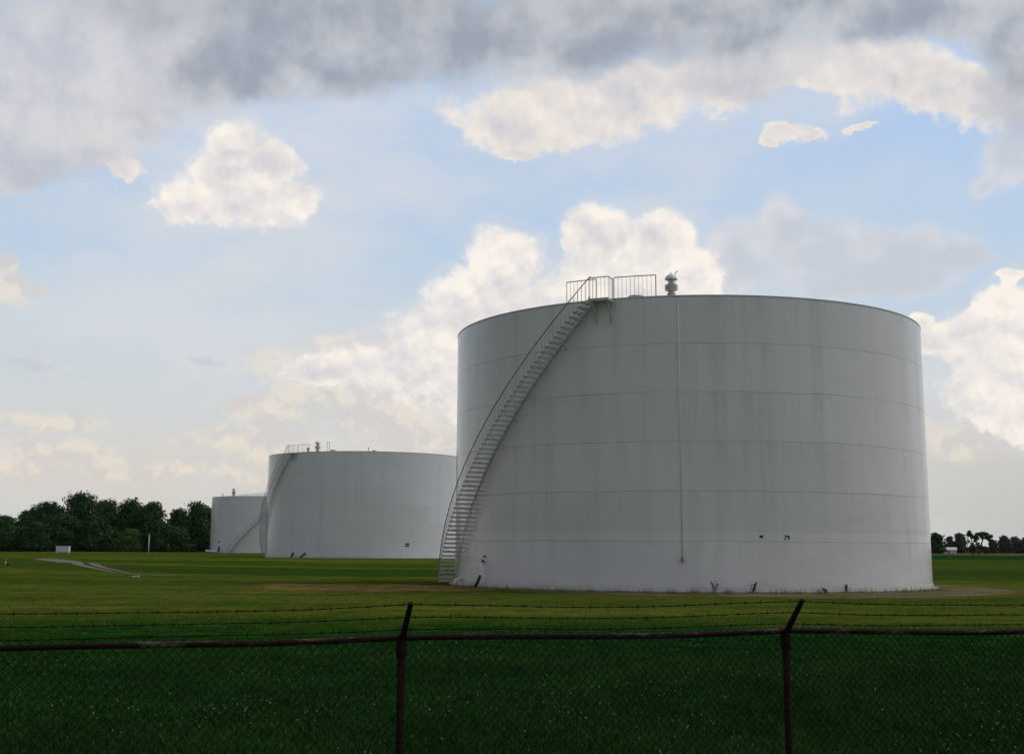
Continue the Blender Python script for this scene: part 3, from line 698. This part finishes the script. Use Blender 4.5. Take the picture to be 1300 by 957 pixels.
def leaves(clumps, n, size, seed):
    """n leaf sprays spread through ellipsoid clumps, denser to the outside"""
    r = np.random.default_rng(seed)
    vol = np.array([c[3]*c[4]*c[5] for c in clumps])**.8; vol /= vol.sum()
    idx = r.choice(len(clumps), n, p=vol); C = np.array(clumps)[idx]
    d = r.normal(size=(n, 3)); d /= np.linalg.norm(d, axis=1)[:, None]
    rad = r.random(n)**.38
    rad *= 1+.22*np.sin(d[:, 0]*5+idx)*np.cos(d[:, 2]*6+idx*2)+.12*r.normal(size=n)
    P = C[:, :3]+d*C[:, 3:6]*rad[:, None]
    nrm = d+.45*r.normal(size=(n, 3)); nrm /= np.linalg.norm(nrm, axis=1)[:, None]
    a = np.cross(nrm, r.normal(size=(n, 3))); a /= np.linalg.norm(a, axis=1)[:, None]; b_ = np.cross(nrm, a)
    s = size*(.55+.9*r.random(n))[:, None]
    V = np.stack([P-a*s*.5, P+b_*s*.32+nrm*s*.08, P+a*s*.6, P-b_*s*.34], 1).reshape(-1, 3)
    F = np.arange(4*n).reshape(-1, 4)
    return V, F
def tree(name, label, group, x, y, h, w, mat, seed, n=5000, size=.55, base=.06, trunk_h=.28, cat='tree', flat=1.):
    r = random.Random(seed); z = gz(x, y)
    root = empty(name, (x, y, z)); tag(root, label, cat, group)
    cl = []; limbs = MB(); th = h*trunk_h
    tr = max(.12, h*.022)
    lean = Vector((r.uniform(-.04, .04)*h, r.uniform(-.04, .04)*h, 0))
    limbs.tube([(0, 0, -.3), (0, 0, th*.5), lean*.5+Vector((0, 0, th)), lean+Vector((0, 0, h*.75))], [tr*1.3, tr, tr*.8, tr*.25], 8)
    ncl = r.randint(15, 20)
    for k in range(ncl):
        a = r.uniform(0, 6.283); f = (k+.5)/ncl
        hh = h*(base+.12+(.80-base)*f); env = math.sin(math.pi*min(1, (.22+.78*f)))**.55 if f > .0 else 1
        rr = w/2*env*r.uniform(.25, .62)
        c = Vector((rr*math.cos(a), rr*math.sin(a), hh)); s = w*.5*r.uniform(.38, .58)*(1.15-.35*f)
        top = min(c.z+s*.75*flat, h*r.uniform(.93, 1.0)); c.z = top-s*.75*flat
        cl.append((c.x, c.y, c.z, s, s, s*.75*flat))
        b0 = Vector((0, 0, th))+lean*.5
        limbs.tube([b0+Vector((0, 0, (hh-th)*.25*r.random())), b0.lerp(c, .5)+Vector((0, 0, h*.02)), c], [tr*.45, tr*.28, tr*.08], 5)
    cl.append((lean.x, lean.y, h*.9, w*.2, w*.2, h*.10)); cl.append((0, 0, h*.5, w*.34, w*.34, h*.34))
    if base < .1: cl += [(w*.25*math.cos(q), w*.25*math.sin(q), h*.17, w*.24, w*.24, h*.17) for q in (0, 1.6, 3.1, 4.7)]
    limbs.build('trunk', bark, root, smooth=True)
    V, F = leaves(cl, n, size, seed)
    me = bpy.data.meshes.new('crown'); me.from_pydata(V.tolist(), [], F.tolist()); me.materials.append(mat); link('crown', me, root)
    return root
def place(px, d):
    a = R_(az_el(px, 700)[0]); return math.sin(a)*d, math.cos(a)*d
PXM = 1594.2
def tree_px(name, label, group, px, top, wpx, d, mat, seed, **kw):
    x, y = place(px, d); elt = math.tan(R_(az_el(px, top)[1])); h = HC+elt*d-gz(x, y)
    return tree(name, label, group, x, y, h, wpx*d/PXM*kw.pop('widen', 1.03), mat, seed, **kw)
LG = 'trees of the wood at the left'
left = [(4, 653, 44, 430, leafA, 'dark round tree where the wood leaves the left edge of the photo'),
        (34, 646, 40, 420, leafA, 'lower dark tree between the edge of the wood and its first tall crown'),
        (60, 635, 46, 405, leafA, 'tall dark tree on the left shoulder of the wood'),
        (100, 623, 56, 400, leafA, 'tallest dark tree in the wood, its crown topping all others'),
        (133, 633, 44, 412, leafA, 'dark tree directly right of the tallest one in the wood'),
        (163, 632, 48, 405, leafA, 'broad tree behind the light green shrub'),
        (190, 636, 42, 398, leafA, 'last tree of the main wood, above the white vent pole, before the gap'),
        (80, 652, 44, 388, leafA, 'shorter tree in front, left of the tallest tree'),
        (120, 655, 40, 386, leafA, 'shorter tree in front, right of the tallest tree'),
        (46, 662, 40, 384, leafA, 'short bushy tree in front of the left shoulder of the wood'),
        (16, 668, 40, 390, leafA, 'short bushy tree at the foot of the leftmost crown'),
        (198, 660, 30, 388, leafA, 'short tree at the right end of the main wood beside the gap'),
        (225, 645, 38, 410, leafA, 'dark tree just right of the gap in the wood'),
        (248, 636, 50, 402, leafA, 'big rounded dark tree beside the far tank'),
        (266, 644, 36, 420, leafA, 'tree partly hidden behind the far tank'),
        (222, 668, 34, 392, leafA, 'low dark tree at the foot of the group beside the far tank')]
for i, (px, top, w, d, mt_, lb) in enumerate(left):
    tree_px('broadleaf_tree', lb, LG, px, top, w, d, mt_, 100+i, n=15000, size=.62, base=.0, trunk_h=.15, widen=1.28)
tree_px('green_shrub', 'rounded lighter green shrub in front of the wood', None, 161, 670, 38, 372, leafB, 150, n=4000, size=.5, base=0., trunk_h=.12, cat='shrub')
# dense interior of the wood: no single tree can be told apart
und = []
for i in range(70):
    px = rng.uniform(-20, 272); d = rng.uniform(425, 470); x, y = place(px, d); hh = rng.uniform(8, 12.5)
    und.append((x, y, gz(x, y)+hh*.45, rng.uniform(3, 5), rng.uniform(3, 5), hh*.5))
V, F = leaves(und, 26000, 1.1, 77)
me = bpy.data.meshes.new('woods'); me.from_pydata(V.tolist(), [], F.tolist()); me.materials.append(leafA)
tag(link('woods', me), 'dark interior of the wood behind its front trees', 'woods', kind='stuff')

RG = 'far trees on the right horizon'
for i, (px, top, w, d, mt_, lb) in enumerate([
        (1189, 675.5, 24, 640, leafA, 'dark upright tree right beside the edge of the nearest tank'),
        (1207, 680, 14, 760, leafC, 'small rounded tree above the white barn roof'),
        (1219, 676, 20, 760, leafC, 'taller rounded tree just right of the white barn roof'),
        (1261, 684, 12, 780, leafC, 'smallest isolated round tree, right of the high-crowned one'),
        (1276, 679, 20, 800, leafC, 'round tree that begins the last group at the right'),
        (1289, 680, 20, 820, leafC, 'flat-topped tree in the middle of the last group'),
        (1303, 681, 20, 800, leafC, 'tree cut by the right edge of the photo')]):
    tree_px('broadleaf_tree', lb, RG, px, top, w, d, mt_, 200+i, n=2600, size=1.0, base=.05, trunk_h=.22)
# dead tree with bare limbs and a few tufts
x, y = place(1235, 640); z = gz(x, y)
root = empty('bare_tree', (x, y, z)); tag(root, 'half-dead tree with bare forked limbs and small tufts of leaf', 'tree', RG)
g = MB(); rr = random.Random(5); tips = []
g.tube([(0, 0, -.3), (.1, 0, 2.0), (0, 0, 4.6)], [.8, .65, .55], 8)
def limb(p, d, L, r, n):
    p = Vector(p); d = Vector(d).normalized(); pts = [p]; rs = [r]
    for k in range(4):
        d = (d+Vector((rr.uniform(-.25, .25), rr.uniform(-.25, .25), rr.uniform(-.05, .25)))).normalized(); p = p+d*L/4; pts.append(p); rs.append(r*(1-.16*(k+1)))
    g.tube(pts, rs, 6)
    if n:
        for q in range(2): limb(pts[rr.randint(2, 4)], d+Vector((rr.uniform(-.9, .9), rr.uniform(-.9, .9), rr.uniform(-.1, .6))), L*.55, r*.45, n-1)
    else: tips.append(p)
limb((0, 0, 4.2), (-1., .1, .75), 4.2, .34, 2); limb((0, 0, 3.6), (.5, .1, 1.), 3.6, .32, 2); limb((0, 0, 4.6), (-.1, 0, 1), 3.4, .34, 2); limb((0, 0, 3.), (1, -.2, .8), 3.0, .24, 1)
g.build('trunk', bark, root, smooth=True)
V, F = leaves([(t.x, t.y, t.z, 1., 1., .75) for t in tips]+[(0, 0, 2.6, 2.0, 1.6, 2.4)], 2600, .6, 301)
me = bpy.data.meshes.new('crown'); me.from_pydata(V.tolist(), [], F.tolist()); me.materials.append(leafC); link('crown', me, root)
# tree with a high spreading crown
x, y = place(1248, 600); z = gz(x, y)
root = empty('spreading_tree', (x, y, z)); tag(root, 'tallest far tree at the right, with a high arching umbrella crown on a slanting trunk', 'tree', RG)
g = MB(); rr = random.Random(9); cl = []
g.tube([(-2.2, 0, -.3), (-1.6, 0, 2.5), (-.4, 0, 5.), (.4, 0, 7.2)], [.5, .42, .34, .2], 8)
for k in range(9):
    a = k/9*6.28; e = Vector((3.6*math.cos(a)+.3, 3.2*math.sin(a), rr.uniform(7.6, 8.4)))
    mid_ = Vector((1.8*math.cos(a), 1.6*math.sin(a), 8.9)); g.tube([(.1, 0, 6.2), mid_, e], [.16, .1, .04], 5)
    cl += [(mid_.x, mid_.y, 9.1, 1.2, 1.1, .42), (e.x, e.y, e.z, .9, .9, .7)]
cl += [(2.9, 0, 6.4, .8, .8, .8), (3.3, 0, 5.2, .5, .5, .6), (.3, 0, 9.5, 1.7, 1.6, .45), (-1.3, 0, 3.2, 1.6, 1.4, 1.), (1.4, 0, 2., 1.8, 1.4, 1.6)]
g.build('trunk', bark, root, smooth=True)
V, F = leaves(cl+[(2.2, 0, 7.4, 1.5, 1.3, .9), (-2.6, 0, 7.2, 1.3, 1.2, .9), (0, 0, 8.6, 2.6, 2.2, .5)], 4200, .6, 302); me = bpy.data.meshes.new('crown'); me.from_pydata(V.tolist(), [], F.tolist()); me.materials.append(leafA); link('crown', me, root)
# low distant hedge line
hd = []
for i in range(120):
    px = rng.uniform(1180, 1345); d = rng.uniform(900, 960); x, y = place(px, d); hh = rng.uniform(2.5, 4.8)
    hd.append((x, y, gz(x, y)+hh*.4, 3.5, 3.5, hh*.6))
V, F = leaves(hd, 9000, 1.3, 78); me = bpy.data.meshes.new('undergrowth'); me.from_pydata(V.tolist(), [], F.tolist()); me.materials.append(leafC)
tag(link('undergrowth', me), 'low haze-tinted scrub along the right horizon', 'scrub', kind='stuff')

# white barn on the right horizon
x, y = place(1206, 690); bz = gz(x, y)
barn = empty('white_barn', (x, y, bz), -.25); tag(barn, 'low white barn with a pale gabled roof under far trees', 'barn')
wallw = simple('barn_white_wall', (.55, .56, .57), .7, .1, 1.); barnroof = simple('barn_pale_roof', (.62, .62, .62), .6, .08, .6)
g = MB(); g.box((0, 0, .95), (6.2, 4.4, 1.9))
g.add([(-3.1, -2.2, 1.9), (-3.1, 2.2, 1.9), (-3.1, 0, 3.1)], [(0, 1, 2)]); g.add([(3.1, -2.2, 1.9), (3.1, 2.2, 1.9), (3.1, 0, 3.1)], [(2, 1, 0)]); g.build('wall', wallw, barn)
g = MB()
for s in (-1, 1):
    v = [Vector((a, s*q, zz+t)) for t in (0, .1) for a, q, zz in ((-3.4, 2.5, 1.76), (3.4, 2.5, 1.76), (3.4, 0, 3.13), (-3.4, 0, 3.13))]
    g.add(v, [(0, 1, 2, 3), (7, 6, 5, 4), (0, 4, 5, 1), (1, 5, 6, 2), (3, 7, 4, 0)])
g.build('roof', barnroof, barn)
g = MB(); g.box((-.9, -2.215, .85), (1.6, .03, 1.7)); g.build('door', simple('barn_grey_door', (.22, .23, .25), .7, .1, 1.), barn)

# small things at the left on the far lawn
x, y = place(188.5, 300); pz = gz(x, y)
pole = empty('vent_pole', (x, y, pz)); tag(pole, 'slim white pole with a small capped head in front of the wood', 'pole')
g = MB(); g.tube([(0, 0, -.2), (0, 0, 3.9)], [.10, .075], 10); g.build('shaft', whitem, pole, smooth=True)
g = MB(); g.box((0, 0, 3.98), (.34, .2, .16)); g.tube([(0, 0, 4.05), (0, 0, 4.35)], .05, 8); g.lathe([(.001, .05), (.14, .0), (.14, -.03), (.001, -.03)], 12, (0, 0, 4.4)); g.build('head', steel, pole)
x, y = place(80, 262); pz = gz(x, y)
cab = empty('equipment_cabinet', (x, y, pz), .1); tag(cab, 'low white equipment cabinet on legs beyond the gravel track', 'cabinet')
g = MB(); g.box((0, 0, .92), (2.45, 1.1, 1.1)); g.build('housing', whitem, cab)
g = MB(); g.box((0, 0, 1.50), (2.6, 1.25, .06)); g.build('lid', whitem, cab)
for sx in (-1, 1):
    g = MB(); g.box((sx*.6, -.565, .9), (1.12, .03, .95)); g.box((sx*.15, -.59, .9), (.04, .03, .18)); g.build('door', paint_plain, cab)
    for sy in (-1, 1):
        g = MB(); g.box((sx*1.1, sy*.45, .17), (.09, .09, .4)); g.build('leg', steel, cab)
p = hit(7, 715)
mk = empty('marker_post', p); tag(mk, 'short red marker post on the rise at the left', 'marker post')
g = MB(); g.tube([(0, 0, -.1), (0, 0, .22)], .045, 8); g.build('stem', whitem, mk); g = MB(); g.lathe([(.001, .42), (.07, .40), (.08, .30), (.07, .2), (.001, .2)], 12); g.build('cap', simple('red_marker_paint', (.45, .03, .02), .5, .1, 3.), mk, smooth=True)
p = hit(10, 718.5)
bt = MB(); bt.tube([(0, 0, -.05), (0, 0, .12), (.06, 0, .2)], [.1, .09, .05], 8); bt.tube([(-.12, 0, .13), (.12, 0, .13)], .025, 6)
tag(bt.build('valve_stub', darkm, loc=p), 'small dark valve stub in the grass just below the red marker', 'valve')
p = hit(172, 732.5)
cv = MB(); cv.tube([(-.2, -.1, .0), (.16, .0, .02)], .09, 12); cv.box((.18, 0, .03), (.05, .3, .2))
tag(cv.build('culvert_end', concm, loc=p), 'grey culvert end beside the gravel track', 'culvert')

# ---- weeds at the foot of the nearest tank
def tuft(name, px_phi, r, n, h, spread, mat, label, cat):
    c = T1 + (Matrix.Rotation(-math.atan2(T1.x, T1.y), 3, 'Z') @ pt1(px_phi, r)); z = gz(c.x, c.y)
    V = []; F = []
    q = random.Random(int(px_phi*10+500))
    st = MB(); lf = []
    for k in range(n):
        a = q.uniform(0, 6.28); d = Vector((math.cos(a), math.sin(a), 0)); hh = h*q.uniform(.6, 1); sp_ = spread*q.uniform(.2, 1)
        tip = d*sp_+Vector((0, 0, hh)); st.tube([(0, 0, 0), d*sp_*.3+Vector((0, 0, hh*.5)), tip], [.012, .009, .004], 4)
        for j in range(7):
            f = .3+.7*j/6; lf.append(tuple(d*sp_*f+Vector((0, 0, hh*f)))+(.05, .05, .04))
    root = empty(name, (c.x, c.y, z)); tag(root, label, cat)
    st.build('stem', leafB, root)
    V, F = leaves(lf, 22*n, .07, int(px_phi*7)+900); me = bpy.data.meshes.new('leaves'); me.from_pydata(V.tolist(), [], F.tolist()); me.materials.append(mat); link('leaves', me, root)
tuft('leafy_weed', 12.5, R1+.55, 6, .62, .20, leafA, 'tallest dark leafy weed against the foot of the nearest tank', 'weed')
tuft('leafy_weed', 5.1, R1+.45, 4, .60, .16, leafA, 'narrow upright green weed on the gravel left of the tallest weed', 'weed')
tuft('leafy_weed', 27.6, R1+.5, 4, .28, .15, leafA, 'low dark weed below and right of the number on the tank', 'weed')
tuft('leafy_weed', 32.6, R1+.5, 5, .45, .12, leafB, 'thin pale weed rightmost at the foot of the nearest tank', 'weed')
def blades(name, P, hmin, hmax, wid, mat, label, cat, seed, lean=.5):
    r = np.random.default_rng(seed); n = len(P); P = np.array(P)
    a = r.uniform(0, 6.283, n); h = r.uniform(hmin, hmax, n); w = wid*(.6+.8*r.random(n))
    d = np.stack([np.cos(a), np.sin(a), 0*a], 1); la = r.uniform(0, 6.283, n); l_ = np.stack([np.cos(la), np.sin(la), 0*a], 1)*(h*lean*r.random(n))[:, None]
    V = np.stack([P-d*w[:, None]/2, P+d*w[:, None]/2, P+l_+np.stack([0*a, 0*a, h], 1)], 1).reshape(-1, 3)
    me = bpy.data.meshes.new(name); me.vertices.add(3*n); me.vertices.foreach_set('co', V.astype(np.float32).ravel())
    me.loops.add(3*n); me.loops.foreach_set('vertex_index', np.arange(3*n, dtype=np.int32)); me.polygons.add(n)
    me.polygons.foreach_set('loop_start', np.arange(0, 3*n, 3, dtype=np.int32)); me.update(); me.validate()
    me.materials.append(mat)
    return tag(link(name, me), label, cat, kind='stuff')
Q = []
rotz = Matrix.Rotation(-math.atan2(T1.x, T1.y), 3, 'Z')
for i in range(9000):
    ph = rng.uniform(-62, 66); dn = mnoise.noise(Vector((ph*.45, 0, 0)))+.6*mnoise.noise(Vector((ph*1.7, 4, 0)))
    if dn < rng.uniform(-.15, .7): continue
    c = T1+rotz @ pt1(ph, R1+rng.uniform(.32, 1.3)); Q.append((c.x, c.y, gz(c.x, c.y)))
strawm = leaf_mat('dry_straw', (.14, .10, .04), (.26, .20, .10))
blades('dry_grass', Q, .07, .34, .016, strawm, 'dry straw-coloured grass growing along the foot of the nearest tank', 'grass', 5, .25)
# ---- grass and clover behind the fence
Q = []
nb = 260000
dd = 10.2*(52/10.2)**(nr.random(nb)**.9); aa = np.radians(nr.uniform(-25, 25, nb)); XX = np.sin(aa)*dd; YY = np.cos(aa)*dd
bm = leaf_mat('grass_blades', (.003, .034, .003), (.022, .092, .010))
key = {}
for x, y in zip(XX.tolist(), YY.tolist()):
    if rng.random() < sst(24, 40, math.hypot(x, y)+6*mnoise.noise(Vector((x*.12, y*.12, 1)))): continue
    Q.append((x, y, gz(x, y)-.01))
blades('grass', Q, .035, .13, .016, bm, 'rough green grass and clover between the fence and the mown lawn', 'grass', 6, .9)
lm = leaf_mat('mown_blades', (.054, .086, .012), (.215, .205, .042))
Q = []
dd = 32*(88/32)**(nr.random(200000)**.8); aa = np.radians(nr.uniform(-24, 24, 200000)); XX = np.sin(aa)*dd; YY = np.cos(aa)*dd
for x, y, d in zip(XX.tolist(), YY.tolist(), dd.tolist()):
    if math.hypot(x-T1.x-2.4, (y-T1.y+3)*.87) < 14.6 or rng.random() > sst(32, 44, d)*(1-.7*sst(60, 88, d)) or mnoise.noise(Vector((x*.5, y*.35, 4))) < rng.uniform(-.5, .15): continue
    Q.append((x, y, gz(x, y)-.012))
blades('short_grass', Q, .025, .065, .022, lm, 'short mown grass of the lawn between the fence and the tanks', 'grass', 8, 1.1)
fm, nt, b = material('clover_heads')
oi = nt.new('ShaderNodeNewGeometry'); nt.put(b.inputs['Base Color'], nt.mix(oi.outputs['Random Per Island'], (.34, .33, .17), (.14, .12, .03))); b.inputs['Roughness'].default_value = .8
fl = MB(); k = 0
while k < 1200:
    d = 10.5*(44/10.5)**rng.random(); a = R_(rng.uniform(-24, 24)); x, y = math.sin(a)*d, math.cos(a)*d
    if mnoise.noise(Vector((x*.35, y*.35, 2)))+.5*mnoise.noise(Vector((x*1.3, y*1.3, 2))) < rng.uniform(-.2, .6): continue
    r_ = rng.uniform(.006, .016); z = gz(x, y)+rng.uniform(.09, .14); k += 1
    fl.add([(x+r_, y, z), (x-r_, y, z), (x, y+r_, z), (x, y-r_, z), (x, y, z+r_), (x, y, z-r_)], [(0, 2, 4), (2, 1, 4), (1, 3, 4), (3, 0, 4), (2, 0, 5), (1, 2, 5), (3, 1, 5), (0, 3, 5)])
tag(fl.build('clover_flowers', fm), 'scattered pale clover heads in the grass behind the fence', 'flowers', kind='stuff')

# ------------------------------------------------------------------ thin summer air
hz = MB(); hz.box((0, 1900, 60), (9000, 5000, 136))
m = bpy.data.materials.new('haze'); m.use_nodes = True; m.node_tree.nodes.remove(m.node_tree.nodes['Principled BSDF'])
v = m.node_tree.nodes.new('ShaderNodeVolumePrincipled'); v.inputs['Density'].default_value = 2.5e-5; v.inputs['Color'].default_value = (.8, .87, 1, 1)
m.node_tree.links.new(v.outputs[0], m.node_tree.nodes['Material Output'].inputs['Volume'])
tag(hz.build('haze', m), 'thin summer haze over the fields', 'haze', kind='stuff')

# ------------------------------------------------------------------ render settings
S.view_settings.view_transform = 'Standard'; S.view_settings.look = 'None'; S.view_settings.exposure = 0; S.view_settings.gamma = 1
S.view_settings.use_curve_mapping = False
S.render.engine = 'CYCLES'
S.cycles.use_adaptive_sampling = True; S.cycles.adaptive_threshold = .02; S.cycles.adaptive_min_samples = 16
S.cycles.max_bounces = 4; S.cycles.diffuse_bounces = 2; S.cycles.glossy_bounces = 2
S.cycles.use_denoising = True
